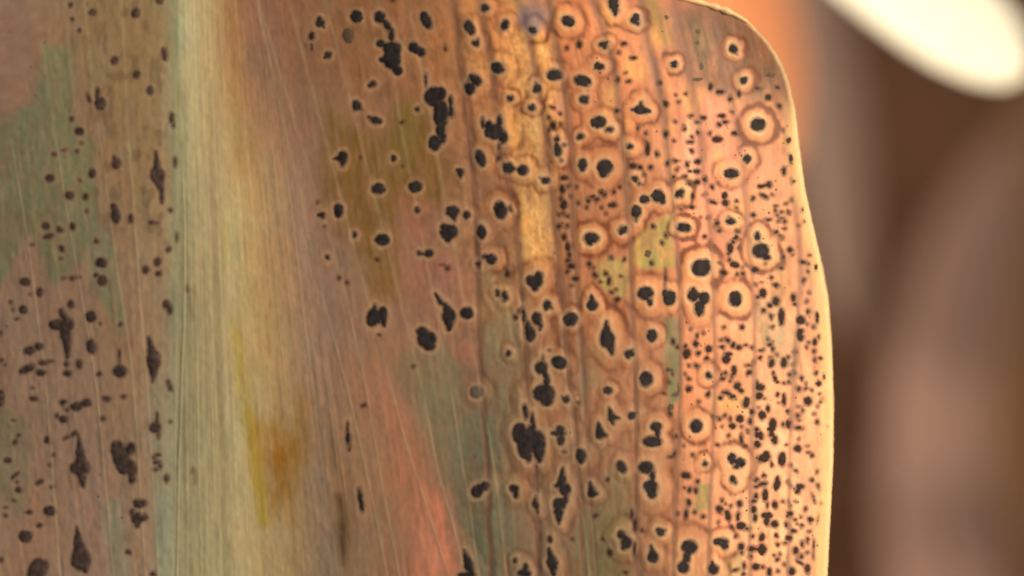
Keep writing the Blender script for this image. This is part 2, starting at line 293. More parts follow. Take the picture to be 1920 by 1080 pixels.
window(4, 1240, 270, [(228, 50, 18, 20), (275, 132, 26, 24), (108, 125, 20, 18), (48, 140, 18, 14), (120, 190, 14, 20), (195, 155, 18, 26), [(262, 205, 30, 18), (215, 205, 20, 12)], (182, 240, 18, 16), (90, 250, 16, 22), (265, 285, 24, 26), (210, 300, 28, 12, 30), (325, 265, 18, 28),
    (975, 110, 18, 48, -10), (920, 200, 16, 36), (990, 285, 20, 25), [(750, 318, 30, 16), (810, 305, 20, 26), (780, 312, 20, 12)], (770, 390, 38, 16, 25), (830, 380, 12, 14), (690, 405, 20, 20), (235, 390, 14, 30), (230, 475, 22, 22), (325, 380, 22, 10), (385, 435, 40, 14, 20), [(480, 440, 30, 26), (475, 390, 22, 30)], (565, 425, 13, 20), (565, 478, 14, 12), (145, 490, 10, 10),
    (855, 465, 22, 14), (855, 495, 12, 22), (900, 510, 14, 14), (955, 515, 18, 18), (935, 445, 16, 12), (980, 420, 12, 16), (870, 535, 14, 14), (880, 580, 16, 12), (925, 585, 18, 18), (905, 555, 20, 8), (800, 568, 30, 14), (1062, 490, 14, 28), (1075, 580, 16, 18), (1030, 610, 14, 10), (690, 530, 22, 20), (350, 552, 16, 16), (295, 550, 12, 10), (415, 600, 22, 25), (438, 652, 18, 16), (575, 658, 20, 14),
    (322, 692, 22, 18), (365, 730, 10, 10), (560, 708, 25, 22), (540, 735, 20, 20), (515, 780, 24, 42), (505, 825, 14, 14), (585, 780, 12, 12), (865, 660, 18, 20), (895, 690, 26, 12, 30), (925, 635, 16, 14), (905, 712, 16, 10), (962, 790, 26, 22), (912, 850, 14, 22), (985, 830, 12, 8), (900, 930, 18, 18), (825, 1002, 16, 18), (860, 1058, 24, 22), (755, 1035, 12, 8), (705, 1052, 16, 12),
    (510, 870, 18, 18), (550, 905, 38, 24, 15), (465, 965, 32, 20, 10), (435, 890, 14, 10), (612, 970, 22, 20), (570, 975, 16, 16), (610, 925, 12, 10), (700, 945, 30, 24), (778, 895, 12, 8), (1060, 885, 36, 14, 10), (1105, 900, 18, 18), (1115, 830, 22, 14), (1160, 925, 16, 34), (1100, 955, 14, 20), (1070, 1020, 18, 24), (8, 745, 14, 14), (35, 685, 12, 24), [(30, 1010, 8, 64)]], 'speck')
window(4, 1240, 540, [[(60, 75, 50, 58), (30, 40, 25, 30)], [(240, 55, 45, 45), (320, 75, 40, 45), (285, 150, 38, 62), (235, 15, 20, 20)], (555, 80, 48, 58), (260, 1035, 48, 50), (352, 655, 26, 34, -20)], 'dark')
window(4, 1240, 540, [[(760, 40, 30, 36), (725, 65, 20, 14)], [(860, 100, 28, 36), (815, 130, 22, 18)], (765, 165, 18, 22), (822, 215, 20, 22), (900, 215, 22, 62), (835, 290, 16, 14), [(990, 70, 20, 36), (1000, 120, 18, 16)], (1105, 38, 16, 12), (1088, 100, 12, 22), (1100, 175, 16, 22), (1045, 240, 36, 34), (1092, 270, 12, 12), (1170, 220, 16, 46), (1145, 290, 14, 22),
    [(1045, 325, 26, 20), (1045, 370, 28, 28), (1025, 350, 12, 25)], (1183, 365, 14, 24), (1105, 408, 14, 12), (1150, 405, 20, 28), (1090, 445, 12, 20), (1145, 475, 16, 25), (1150, 535, 14, 20), (1200, 528, 18, 20), (1005, 480, 20, 12), (88, 400, 18, 26), (120, 445, 16, 18), (222, 305, 14, 10), (310, 338, 14, 12), (268, 360, 12, 20), (470, 295, 14, 14), (608, 295, 22, 22),
    (800, 388, 12, 12), [(815, 425, 20, 16), (835, 455, 14, 22)], (755, 470, 24, 13), (738, 525, 18, 18), (815, 518, 14, 10), (870, 500, 10, 10), (255, 418, 22, 22), (355, 460, 26, 28), (278, 492, 22, 22), (342, 525, 20, 20), [(190, 490, 30, 40), (180, 440, 16, 20)], (500, 392, 22, 22), (450, 390, 20, 14), (455, 440, 22, 16), [(540, 430, 20, 26), (580, 445, 25, 18)], (635, 428, 16, 16), (680, 445, 16, 14),
    [(485, 535, 32, 36), (500, 495, 30, 13)], (205, 580, 12, 14), (262, 582, 18, 18), (205, 680, 18, 20), (178, 645, 10, 10), (205, 760, 26, 24), (348, 800, 22, 24), (280, 852, 18, 12), (545, 620, 20, 42), (530, 665, 14, 22), (480, 635, 16, 18), (460, 682, 22, 18), (515, 700, 14, 12), (660, 632, 24, 26), (655, 580, 30, 12), (692, 555, 10, 14),
    (825, 565, 22, 34, 15), (920, 560, 24, 38), (950, 520, 14, 16), (990, 575, 12, 12), [(855, 680, 16, 30, -20), (840, 640, 10, 18), (870, 705, 18, 12)], (960, 650, 18, 18), (995, 635, 14, 24), (920, 715, 20, 12), (955, 705, 16, 20), (1160, 640, 16, 20), (1220, 665, 12, 30), (1185, 715, 24, 26), (1055, 680, 16, 26), (1085, 718, 12, 12), (1085, 752, 16, 16), (1030, 760, 18, 22), (1130, 765, 14, 12),
    [(570, 735, 28, 30), (600, 770, 20, 18)], [(745, 745, 35, 28), (720, 715, 12, 20)], [(735, 810, 28, 30), (770, 830, 14, 10)], [(480, 785, 30, 18), (445, 825, 20, 16), (530, 815, 25, 20), (505, 795, 20, 12)], (635, 860, 26, 44, 10), (870, 805, 18, 20), (920, 840, 16, 50), (885, 860, 18, 6, -20), (1100, 850, 30, 38), (1185, 795, 12, 14), (1215, 830, 10, 16), (1195, 855, 16, 14), (1175, 885, 10, 12),
    (735, 895, 14, 8), (800, 905, 18, 28), (680, 930, 20, 28), (755, 955, 28, 38), (945, 925, 20, 18), (1030, 890, 18, 10), (1058, 915, 12, 18), (1022, 960, 16, 22), (1035, 995, 10, 12), (1145, 945, 14, 8), (1168, 1005, 20, 24), (1248, 1035, 10, 14), (590, 980, 30, 30), (475, 958, 16, 14), (435, 980, 18, 16), (665, 1000, 18, 28), (520, 985, 14, 25), (535, 1035, 28, 24), (600, 1040, 14, 14), (390, 960, 12, 10), (455, 1040, 10, 10),
    [(835, 1020, 30, 44), (820, 1060, 26, 20)], (912, 1022, 16, 24), (955, 1020, 22, 36), (1030, 1050, 36, 16), (715, 1060, 24, 22), (650, 1068, 16, 12), (60, 710, 10, 10), (18, 790, 16, 12), (70, 945, 14, 20)], 'speck')
window(4, 1240, 540, [[(60, 610, 35, 18), (85, 640, 18, 22), (20, 610, 15, 8)], [(105, 800, 36, 22), (130, 750, 13, 52)], (70, 895, 28, 28)], 'olive')
window(4, 1240, 810, [[(530, 200, 32, 40), (590, 230, 42, 36), (560, 260, 25, 20)], [(535, 355, 24, 30), (555, 378, 14, 18)], (330, 238, 24, 24), [(450, 825, 55, 30), (475, 855, 28, 26), (410, 820, 16, 18)], [(390, 1030, 42, 42), (380, 990, 12, 22)], [(210, 865, 60, 55), (190, 940, 30, 50), (165, 1015, 45, 45)]], 'dark')
window(4, 1240, 810, [(115, 35, 18, 16), [(100, 165, 14, 28, 20), (75, 188, 24, 9)], (232, 170, 14, 18), (168, 105, 10, 10), (425, 98, 18, 14), (505, 25, 14, 14), (598, 50, 14, 40), (625, 105, 20, 10), (650, 5, 14, 10), [(735, 20, 36, 26), (750, 42, 20, 20)], (722, 92, 28, 28), [(825, 15, 20, 25), (848, 60, 26, 36)], (940, 95, 16, 14), (1030, 48, 10, 10), (1022, 125, 30, 28), (1095, 105, 12, 8), [(1105, 155, 20, 10), (1130, 175, 16, 18)],
    (905, 205, 30, 56), [(770, 195, 48, 32, -15), (790, 160, 22, 20)], (830, 240, 12, 26, -20), (970, 245, 16, 14), (1015, 288, 14, 14), (1170, 298, 14, 20), (1128, 362, 18, 18), (1182, 405, 14, 26), (868, 385, 24, 58, 5), [(1035, 410, 28, 25), (1020, 445, 20, 25), (1060, 410, 14, 14)], (968, 405, 14, 8), (945, 370, 12, 12),
    (185, 325, 38, 26, 20), (272, 372, 18, 22), (212, 432, 18, 24), (260, 440, 16, 28), (175, 420, 12, 16), (205, 530, 18, 30), (185, 620, 16, 38, 8), (245, 602, 16, 14), (315, 635, 22, 14), (125, 612, 10, 14), (715, 355, 20, 24), (768, 325, 20, 22), (760, 390, 40, 16, -15), (715, 410, 22, 18), (778, 475, 22, 50), (795, 545, 12, 28), (710, 480, 16, 28), (690, 520, 20, 20), (692, 580, 26, 28), (705, 645, 18, 30),
    (585, 540, 22, 28), (520, 555, 12, 18), (455, 512, 14, 16), (480, 540, 10, 10), (435, 578, 32, 24, 20), (500, 630, 22, 46, -15), (575, 635, 16, 40), (600, 705, 38, 30), (645, 725, 22, 12, 30), (525, 712, 16, 18), (558, 780, 14, 18), (425, 680, 12, 14), (850, 545, 22, 34, -10), [(795, 625, 44, 24), (790, 670, 20, 36)], (850, 690, 28, 30), (912, 522, 14, 16), (955, 515, 8, 8), (970, 552, 16, 10), (1005, 520, 18, 9, -30), (1080, 578, 14, 22), (1145, 500, 9, 38, -15), (1200, 530, 10, 22),
    [(965, 610, 28, 22), (950, 630, 16, 14)], (1005, 658, 16, 14), (1045, 640, 12, 14), (942, 700, 22, 24), (1052, 700, 16, 22), (1020, 690, 12, 8), (990, 742, 24, 22), (1115, 655, 24, 26), (1175, 655, 9, 38, 10), (1112, 745, 18, 12), (685, 782, 18, 16), (755, 790, 24, 32, 20), (862, 778, 20, 18), (955, 795, 28, 24), (930, 835, 20, 13), (875, 850, 18, 16), (1095, 810, 12, 24), (1055, 840, 14, 28), (1145, 850, 10, 46), (1140, 930, 8, 28),
    [(600, 860, 26, 28), (605, 905, 12, 16)], [(680, 875, 38, 22), (755, 880, 32, 44), (718, 878, 16, 12)], (672, 935, 18, 18), (1010, 890, 22, 28), (845, 925, 14, 14), (890, 915, 12, 14), (870, 955, 20, 16), (1050, 935, 18, 22), (1095, 905, 12, 16), (1040, 980, 38, 14, 35), (1095, 1030, 20, 38), (925, 995, 12, 10), (620, 1005, 14, 30), (710, 1010, 30, 26), (760, 1010, 18, 16), (555, 1035, 30, 11, -20), (620, 1065, 16, 18), (810, 1050, 22, 34), (875, 1045, 14, 16), (980, 1045, 28, 30)], 'speck')

# ------------------------------------------------------------------ outlines of the spots
def spot_field(el, x, y, wob=0.0, seed=0, grainy=5.0):
    """about the distance inside the outline, in pixels (positive inside)"""
    f = None
    for e in el:
        if len(e) == 6:
            xa, ya, ra, xb, yb, rb = e
            ex, ey = xb - xa, yb - ya
            t = np.clip(((x - xa) * ex + (y - ya) * ey) / (ex * ex + ey * ey), 0, 1)
            d = ra + t * (rb - ra) - np.hypot(x - xa - t * ex, y - ya - t * ey)
            f = d if f is None else np.maximum(f, d)
            continue
        cx, cy, rx, ry, a = e
        dx = x - cx
        dy = y - cy
        ca, sa = math.cos(a), math.sin(a)
        px = dx * ca + dy * sa
        py = -dx * sa + dy * ca
        q = np.sqrt((px / rx) ** 2 + (py / ry) ** 2)
        m = min(rx, ry)
        outside = (q - 1) * m
        # beyond the ellipse measure along the true gradient
        g = np.sqrt((px / rx ** 2) ** 2 + (py / ry ** 2) ** 2) / np.maximum(q, 1e-6)
        d = -np.where(q > 1, (q - 1) / np.maximum(g, 1e-6), outside)
        f = d if f is None else np.maximum(f, d)
    if wob:
        f = f + wob * fbm(x / grainy + seed, y / grainy, 40, 3)
    return f


def spot_size(el):
    return sum((e[2] * e[3] * math.pi) if len(e) == 5 else (e[2] + e[5]) * math.hypot(e[3] - e[0], e[4] - e[1]) for e in el) * (0.75 if len(el) > 1 else 1)


def box_of(el, pad):
    b = []
    for e in el:
        if len(e) == 5:
            q = max(e[2], e[3])
            b.append((e[0] - q, e[1] - q, e[0] + q, e[1] + q))
        else:
            b.append((min(e[0] - e[2], e[3] - e[5]), min(e[1] - e[2], e[4] - e[5]), max(e[0] + e[2], e[3] + e[5]), max(e[1] + e[2], e[4] + e[5])))
    b = np.array(b)
    return b[:, 0].min() - pad, b[:, 1].min() - pad, b[:, 2].max() + pad, b[:, 3].max() + pad


# small specks are clumps rather than beads: one or two side lobes each
lob = random.Random(11)
for k, (el, kind) in enumerate(SPOTS):
    if len(el) == 1 and len(el[0]) == 5 and kind in ('speck', 'brown', 'dark') and max(el[0][2:4]) < (7 if kind != 'dark' else 12):
        x, y, rx, ry, a = el[0]
        r = math.sqrt(rx * ry)
        new = [(x, y, rx * .82, ry * .82, a)]
        for _ in range(lob.choice((1, 2, 2, 3))):
            t = lob.uniform(0, 2 * math.pi)
            q = lob.uniform(.42, .62)
            new.append((x + math.cos(t) * rx * .62, y + math.sin(t) * ry * .62, r * q * lob.uniform(.7, 1.2), r * q, lob.uniform(-.8, .8)))
        if r > 2.2 and lob.random() < .5:
            t = lob.uniform(0, 2 * math.pi)
            new.append((x, y, r * .5, x + math.cos(t) * rx * 1.25, y + math.sin(t) * ry * 1.25, r * .12))
        SPOTS[k] = (new, kind)

# ------------------------------------------------------------------ pigment of the leaf, on a raster over the leaf (colour of the tissue, some lit and shaded areas painted in)
STEP = 2.0
GU = np.arange(-660, 1660, STEP)
GV = np.arange(-500, 1520, STEP)
U, V = np.meshgrid(GU, GV)
S = across(U, V)
warp_u = 14 * fbm(U / 60, V / 110, 11, 3) + 4 * fbm(U / 13, V / 30, 14, 2)
warp_v = 26 * fbm(U / 50, V / 90, 21, 3) + 8 * fbm(U / 11, V / 22, 24, 2)
UW = U + warp_u * 0.7
VW = V + warp_v

pig = np.zeros(U.shape + (3,))


def profile(anchors, s):
    xs = [a[0] for a in anchors]
    cs = lin([a[1] for a in anchors])
    return np.stack([np.interp(s, xs, cs[:, k]) for k in range(3)], -1)


def lay(mask, colour):
    global pig
    c = lin(colour)
    pig += mask[..., None] * (c - pig)


def poly_mask(pts, soft, warp=1.0):
    """soft-edged polygon, its edge frayed along the veins"""
    x = U + warp_u * warp
    y = V + warp_v * warp
    m = np.zeros(U.shape)
    us = [p[0] for p in pts]
    ws = [p[1] for p in pts]
    pad = soft * 2 + 50
    i0, i1 = np.searchsorted(GU, [min(us) - pad, max(us) + pad])
    j0, j1 = np.searchsorted(GV, [min(ws) - pad, max(ws) + pad])
    x = x[j0:j1, i0:i1]
    y = y[j0:j1, i0:i1]
    inside = np.zeros(x.shape, bool)
    d2 = np.full(x.shape, 1e9)
    n = len(pts)
    for k in range(n):
        (xa, ya), (xb, yb) = pts[k], pts[(k + 1) % n]
        if ya != yb:
            hit = ((ya > y) != (yb > y)) & (x < (xb - xa) * (y - ya) / (yb - ya) + xa)
            inside ^= hit
        ex, ey = xb - xa, yb - ya
        t = np.clip(((x - xa) * ex + (y - ya) * ey) / (ex * ex + ey * ey + 1e-9), 0, 1)
        d2 = np.minimum(d2, (x - xa - t * ex) ** 2 + (y - ya - t * ey) ** 2)
    d = np.sqrt(d2) * np.where(inside, 1, -1)
    m[j0:j1, i0:i1] = smooth(-soft, soft, d)
    return m


# tissue across the leaf, sunlit right side painted brighter: top, middle and bottom rows
ROW_TOP = profile([(-600, (112, 108, 74)), (0, (132, 96, 74)), (120, (128, 98, 72)), (200, (122, 96, 62)), (290, (124, 98, 62)), (318, (128, 112, 78)), (340, (140, 134, 96)), (372, (160, 142, 98)), (405, (154, 126, 78)), (450, (150, 112, 72)), (510, (136, 98, 72)), (570, (136, 98, 70)), (650, (136, 98, 66)), (800, (148, 102, 66)), (900, (165, 112, 68)), (1000, (188, 124, 72)), (1100, (192, 120, 74)), (1200, (190, 120, 76)), (1400, (150, 100, 68)), (1600, (165, 118, 78))], S)
ROW_MID = profile([(-600, (108, 106, 74)), (0, (138, 106, 78)), (150, (136, 104, 76)), (230, (136, 104, 72)), (305, (142, 116, 82)), (325, (132, 122, 88)), (350, (140, 128, 90)), (372, (136, 116, 76)), (410, (142, 120, 80)), (435, (166, 146, 98)), (480, (170, 144, 94)), (540, (166, 134, 94)), (580, (158, 124, 96)), (620, (144, 112, 88)), (680, (144, 110, 82)), (800, (142, 102, 76)), (920, (142, 104, 72)), (1040, (146, 98, 64)), (1160, (160, 104, 66)), (1240, (172, 112, 72)), (1300, (200, 130, 86)), (1450, (202, 136, 92)), (1600, (206, 150, 102))], S)
ROW_BOT = profile([(-600, (108, 106, 74)), (0, (134, 102, 76)), (150, (138, 106, 80)), (210, (140, 110, 80)), (250, (144, 114, 84)), (262, (146, 120, 90)), (285, (138, 130, 98)), (330, (150, 140, 102)), (360, (146, 134, 92)), (410, (168, 150, 102)), (460, (172, 150, 102)), (510, (166, 138, 94)), (560, (156, 128, 98)), (580, (150, 118, 82)), (600, (152, 118, 84)), (680, (152, 116, 82)), (760, (140, 108, 80)), (860, (124, 108, 80)), (960, (140, 108, 76)), (1080, (130, 98, 68)), (1200, (148, 104, 70)), (1290, (184, 124, 84)), (1310, (200, 136, 92)), (1450, (214, 150, 106)), (1600, (222, 166, 114))], S)
tv = np.clip(V, 0, 1080)
w_top = smooth(430, 40, tv)
w_bot = smooth(560, 960, tv)
pig = ROW_TOP * w_top[..., None] + ROW_BOT * w_bot[..., None] + ROW_MID * (1 - w_top - w_bot)[..., None]

ZONES = [   # (outline in photograph pixels, colour laid on the tissue, softness, strength, fraying)
    ([(85, 75), (135, 85), (140, 200), (150, 250), (182, 260), (188, 420), (150, 500), (100, 530), (62, 452), (45, 455), (15, 520), (0, 540), (-300, 600), (-300, 210), (0, 225), (60, 190), (75, 120)], (108, 104, 68), 9, .9, .5),
    ([(172, 430), (208, 425), (235, 600), (225, 630), (205, 600), (165, 520)], (108, 106, 72), 8, .85, .4),
    ([(176, 70), (205, 70), (212, 260), (186, 260)], (122, 106, 76), 8, .6, .5),
    ([(-200, 770), (35, 780), (45, 790), (62, 900), (40, 960), (0, 940), (-200, 940)], (110, 102, 70), 10, .75, .6),
    ([(188, 930), (225, 940), (245, 1090), (205, 1090)], (124, 116, 86), 7, .8, .4),
    ([(185, 0), (300, 0), (308, 200), (306, 440), (215, 440), (190, 240)], (118, 92, 56), 20, .55, 1),
    ([(315, -40), (335, -40), (348, 200), (362, 420), (372, 700), (352, 700), (335, 400), (322, 200)], (126, 122, 82), 9, .5, .3),
    ([(395, -20), (440, -20), (470, 300), (440, 320), (415, 140)], (150, 116, 62), 26, .5, .5),
    ([(372, 480), (395, 480), (425, 800), (440, 1090), (410, 1090), (385, 760)], (112, 94, 58), 10, .5, .3),
    ([(412, 420), (426, 420), (432, 500), (420, 505)], (156, 132, 52), 8, .75, .3),
    ([(430, 592), (444, 592), (470, 760), (490, 820), (505, 990), (485, 990), (462, 830), (440, 720)], (158, 132, 34), 8, .9, .3),
    ([(485, 800), (515, 780), (545, 800), (562, 740), (574, 740), (576, 840), (560, 920), (545, 960), (520, 965), (500, 900)], (150, 108, 34), 20, .85, .9),
    ([(515, 830), (550, 830), (552, 930), (520, 945)], (140, 94, 24), 14, .7, .5),
    ([(634, 925), (642, 925), (652, 980), (652, 1040), (645, 1060), (638, 1020)], (84, 58, 26), 9, .95, .5),
    ([(612, 820), (622, 820), (632, 880), (620, 870)], (112, 82, 46), 8, .5, .3),
    ([(620, 205), (700, 250), (730, 215), (760, 165), (800, 200), (862, 330), (840, 385), (760, 372), (745, 450), (735, 560), (690, 565), (680, 500), (640, 440), (608, 400), (603, 320)], (120, 90, 38), 18, .9, .8),
    ([(735, 190), (775, 185), (790, 300), (750, 340), (735, 260)], (124, 104, 48), 12, .6, .6),
    ([(640, 0), (720, 0), (720, 120), (700, 150), (640, 130)], (128, 92, 54), 18, .5, .8),
    ([(735, 690), (775, 650), (850, 640), (868, 690), (870, 770), (940, 790), (948, 900), (972, 1090), (868, 1090), (842, 960), (800, 830)], (118, 110, 78), 14, .85, .6),
    ([(885, 515), (985, 500), (992, 650), (985, 800), (935, 800), (905, 700), (895, 560)], (128, 110, 76), 12, .8, .6),
    ([(690, 690), (732, 700), (778, 800), (815, 900), (848, 990), (868, 1090), (745, 1090), (742, 980), (722, 850), (700, 760)], (176, 112, 82), 26, .6, .5),  # pinkish glow of the lit streak, painted in
    ([(800, 930), (828, 940), (852, 1010), (862, 1090), (790, 1090)], (222, 136, 100), 24, .72, .4),  # brightest end of that painted glow
    ([(752, 380), (800, 395), (802, 440), (760, 445)], (166, 104, 78), 18, .5, .7),
    ([(760, 490), (850, 480), (890, 530), (800, 560)], (152, 100, 80), 16, .6, .7),
    ([(845, 640), (895, 640), (895, 670), (850, 668)], (176, 112, 84), 10, .6, .6),
    ([(955, 50), (1000, 55), (1046, 200), (1022, 300), (1036, 350), (1042, 480), (974, 485), (966, 330), (952, 200)], (196, 146, 84), 18, .8, .9),  # backlit yellow strip painted in, with the next three outlines
    ([(985, 370), (1012, 365), (1012, 470), (990, 475)], (222, 170, 100), 10, .8, .7),
    ([(950, 0), (970, -30), (1010, 60), (985, 90)], (205, 152, 86), 12, .7, .5),
    ([(1005, 80), (1040, 85), (1045, 120), (1015, 125)], (212, 160, 96), 8, .7, .5),
    ([(1128, 160), (1160, 165), (1150, 200), (1130, 230)], (202, 150, 86), 8, .7, .5),
    ([(1030, 185), (1060, 190), (1072, 290), (1045, 300)], (176, 112, 92), 8, .6, .4),
    ([(1275, 180), (1380, 180), (1420, 330), (1350, 500), (1280, 480), (1258, 250)], (206, 130, 94), 22, .85, .8),  # pinker light of the upper right, painted into the tissue
    ([(1270, 230), (1312, 240), (1312, 360), (1272, 370)], (214, 154, 118), 14, .75, .8),
    ([(1180, 265), (1250, 270), (1250, 330), (1185, 335)], (196, 132, 88), 14, .6, .8),
    ([(1186, 470), (1205, 430), (1262, 395), (1266, 500), (1205, 505), (1184, 500)], (152, 136, 70), 6, .9, .4),
    ([(1118, 490), (1178, 478), (1184, 560), (1165, 560), (1120, 530)], (146, 128, 72), 7, .8, .4),
    ([(1243, 590), (1276, 592), (1277, 740), (1255, 765), (1244, 700)], (112, 106, 68), 6, .85, .3),
    ([(1415, 560), (1470, 548), (1478, 650), (1418, 660)], (150, 126, 88), 9, .75, .4),
    ([(1430, 620), (1500, 600), (1505, 700), (1440, 690)], (164, 134, 96), 14, .6, .7),
    ([(1440, 480), (1480, 480), (1490, 560), (1445, 560)], (160, 124, 78), 10, .6, .5),
    ([(1205, -10), (1240, -5), (1262, 80), (1235, 92), (1212, 50)], (140, 116, 54), 9, .85, .4),
    ([(1300, 50), (1335, 55), (1340, 90), (1305, 100)], (132, 108, 56), 10, .7, .6),
    ([(1250, 15), (1320, 10), (1385, 35), (1462, 125), (1478, 185), (1360, 182), (1285, 155), (1250, 110)], (98, 70, 42), 24, .9, .6),  # shade of the upper corner painted over olive-brown tissue
    ([(1290, 120), (1360, 125), (1370, 160), (1300, 165)], (124, 82, 54), 12, .5, .8),
    ([(1308, 905), (1331, 905), (1331, 955), (1300, 960)], (136, 122, 68), 6, .8, .3),
    ([(1360, 1030), (1395, 1040), (1390, 1095), (1350, 1095)], (146, 128, 78), 8, .7, .4),
    ([(1398, 960), (1430, 965), (1425, 1000), (1400, 1005)], (168, 142, 82), 7, .6, .5),
    ([(1340, 740), (1400, 745), (1395, 780), (1345, 775)], (196, 152, 84), 9, .6, .5),
    ([(1085, 960), (1180, 955), (1188, 1090), (1080, 1090)], (112, 104, 62), 10, .8, .4),
    ([(1140, 880), (1185, 885), (1185, 960), (1130, 965)], (128, 110, 70), 10, .7, .5),
    ([(1092, 640), (1130, 640), (1122, 720), (1084, 770)], (130, 106, 68), 10, .55, .5),
    ([(942, 870), (985, 870), (990, 970), (945, 960)], (136, 102, 62), 10, .5, .6),
    ([(1445, 880), (1520, 880), (1515, 1090), (1440, 1090)], (206, 148, 96), 18, .5, .8),
]
broken = np.clip(0.86 + 0.5 * fbm(U / 9, V / 26, 401, 3) + 0.3 * fbm(S / 5, V / 200, 405, 2), 0.3, 1.08)
for pts, col, soft, k, fray in ZONES:
    lay(poly_mask(pts, soft * (1.6 if soft >= 8 else 1.2), fray) * k * broken, col)

# mottling and streaks along the veins
m1 = fbm(U / 26, V / 46, 31, 3)
m2 = fbm(S / 7.0, V / 260.0, 51, 3)
m3 = fbm(U / 6.0, V / 9.0, 61, 2)
in_rib = smooth(-4, 10, U - path_x(RIB_L, V)) * smooth(6, -14, U - path_x(RIB_R, V))
right = smooth(760, 960, U)
k = 1 + 0.10 * m1 + (0.045 + 0.015 * in_rib + 0.05 * right) * m2 + 0.05 * m3
k = k * (1 + 0.28 * smooth(520, 250, U))
pig *= k[..., None]
m4 = fbm(U / 34, V / 60, 91, 2)
pig *= np.stack([1 + 0.07 * m4, 1 - 0.02 * m4, 1 - 0.08 * m4], -1)
fib = fbm(S / 2.6, V / 420.0, 71, 2)
low = smooth(380, 620, V)
rib_left = in_rib * smooth(470, 400, S)
pig *= (1 + (0.012 * in_rib + 0.27 * rib_left * low) * fib)[..., None]
lane = np.zeros(U.shape)
for xs in TAN_X:
    lane += (U > np.interp(V, VV, xs))
ln = lattice(lane * 7.31, V / 120.0, 301) + 0.5 * lattice(lane * 3.7 + 40, V / 45.0, 302)
pig *= (1 + 0.15 * right * ln)[..., None]
backlit_patches = (1 - smooth(1200, 1280, U) * smooth(200, 140, V)) * smooth(0.05, 0.55, fbm(U / 30, V / 60, 311, 3) + 0.35 * ln) * smooth(850, 960, U) * smooth(620, 420, V)
lay(backlit_patches * 0.45, (212, 152, 80))  # yellow backlight between the veins, painted as straw-coloured patches
brown = smooth(0.05, 0.5, fbm(U / 22, V / 46, 321, 3)) * smooth(840, 940, U)
lay(brown * 0.30, (146, 88, 50))
cells = lattice(S / 4.0, V / 5.5, 81) * right           # tiny cells between the veins
pig *= (1 + (0.07 + 0.10 * smooth(620, 480, V) * smooth(1060, 1030, U)) * cells)[..., None]

# brown veins, their backlit darkness painted beside them; then pale and minor veins
vein_near = np.zeros(U.shape)
for xs in TAN_X:
    d = U - np.interp(V, VV, xs) - 0.25 * warp_u
    vein_near = np.maximum(vein_near, np.exp(-(d / (5.5 + 3.5 * smooth(620, 300, V))) ** 2) * (1 - 0.35 * smooth(1230, 1300, U)) * (0.75 + 0.35 * fbm(U / 30, V / 70, 35, 2)))
lay(np.clip(vein_near, 0, 1) * 0.72, (116, 80, 56))
for xs in PALE_X:
    d = U - np.interp(V, VV, xs)
    lay(np.exp(-(d / 2.6) ** 2) * 0.28, (168, 146, 108))
minor = np.clip(fbm(S / 9.0, V / 500.0, 95, 2) * 2.2 - 0.5, 0, 1) * right
lay(minor * 0.22, (132, 88, 58))

# lesions: pale halo, tan ground and a brown outer ring about each larger spot
d_spot = np.full(U.shape, 99.0)
d_halo = np.full(U.shape, 9.0)
h_str = np.full(U.shape, 1.0)
for n, (el, kind) in enumerate(SPOTS):
    size = spot_size(el)
    r = math.sqrt(size / math.pi)
    pad = 64
    x0, y0, x1, y1 = box_of(el, pad)
    i0, i1 = np.searchsorted(GU, [x0, x1])
    j0, j1 = np.searchsorted(GV, [y0, y1])
    if i1 <= i0 or j1 <= j0:
        continue
    f = -spot_field(el, U[j0:j1, i0:i1], V[j0:j1, i0:i1])
    if kind != 'olive':
        d_spot[j0:j1, i0:i1] = np.minimum(d_spot[j0:j1, i0:i1], f)
    if kind in ('dark', 'grey') and r > 5.0:
        R = float(np.clip(10 + 0.9 * r, 13, 25)) * (0.75 + 0.45 * random.random())
        q = (f + 2.0 * m1[j0:j1, i0:i1] + 6.0 * fbm(U[j0:j1, i0:i1] / 15, V[j0:j1, i0:i1] / 24, 44, 3)) / R
        # smooth union so that neighbouring rings run together
        nearer = q < d_halo[j0:j1, i0:i1]
        h_str[j0:j1, i0:i1] = np.where(nearer, 0.45 + 0.55 * random.random(), h_str[j0:j1, i0:i1])
        h = np.clip(0.5 + 0.5 * (d_halo[j0:j1, i0:i1] - q) / 0.35, 0, 1)
        d_halo[j0:j1, i0:i1] = d_halo[j0:j1, i0:i1] * (1 - h) + q * h - 0.35 * h * (1 - h)
d_halo = d_halo + 0.15 * vein_near
weak = smooth(840, 1000, U) * 0.75 + 0.25
for _ in range(6):
    h_str[1:-1, 1:-1] = (h_str[:-2, 1:-1] + h_str[2:, 1:-1] + h_str[1:-1, :-2] + h_str[1:-1, 2:]) / 4
weak *= h_str
weak *= 0.4 + 0.6 * smooth(700, 560, V) * smooth(850, 1000, U) + 0.45 * smooth(1180, 1300, U)
uneven = np.clip(0.62 + 0.95 * fbm(U / 20, V / 34, 46, 3), 0.1, 1.25)
lay(np.clip(smooth(1.0, 0.7, d_halo) * 0.35 * weak, 0, 1), (190, 130, 78))
ring = np.exp(-((d_halo - 1.0) / 0.25) ** 2)
lay(np.clip(ring * 1.3 * weak * uneven, 0, 0.92), (116, 64, 31))
cream = smooth(0.50, 0.10, d_halo) * (0.4 + 0.8 * np.clip(uneven, 0.2, 1))
lay(np.clip(cream * (0.12 + 0.42 * weak), 0, 0.7), (194, 152, 104))
lay(np.clip(vein_near, 0, 1) * 0.42, (112, 78, 56))
pale_left = smooth(8, 2, d_spot) * smooth(330, 300, U)
d_soft = d_spot + 4.0 * m3
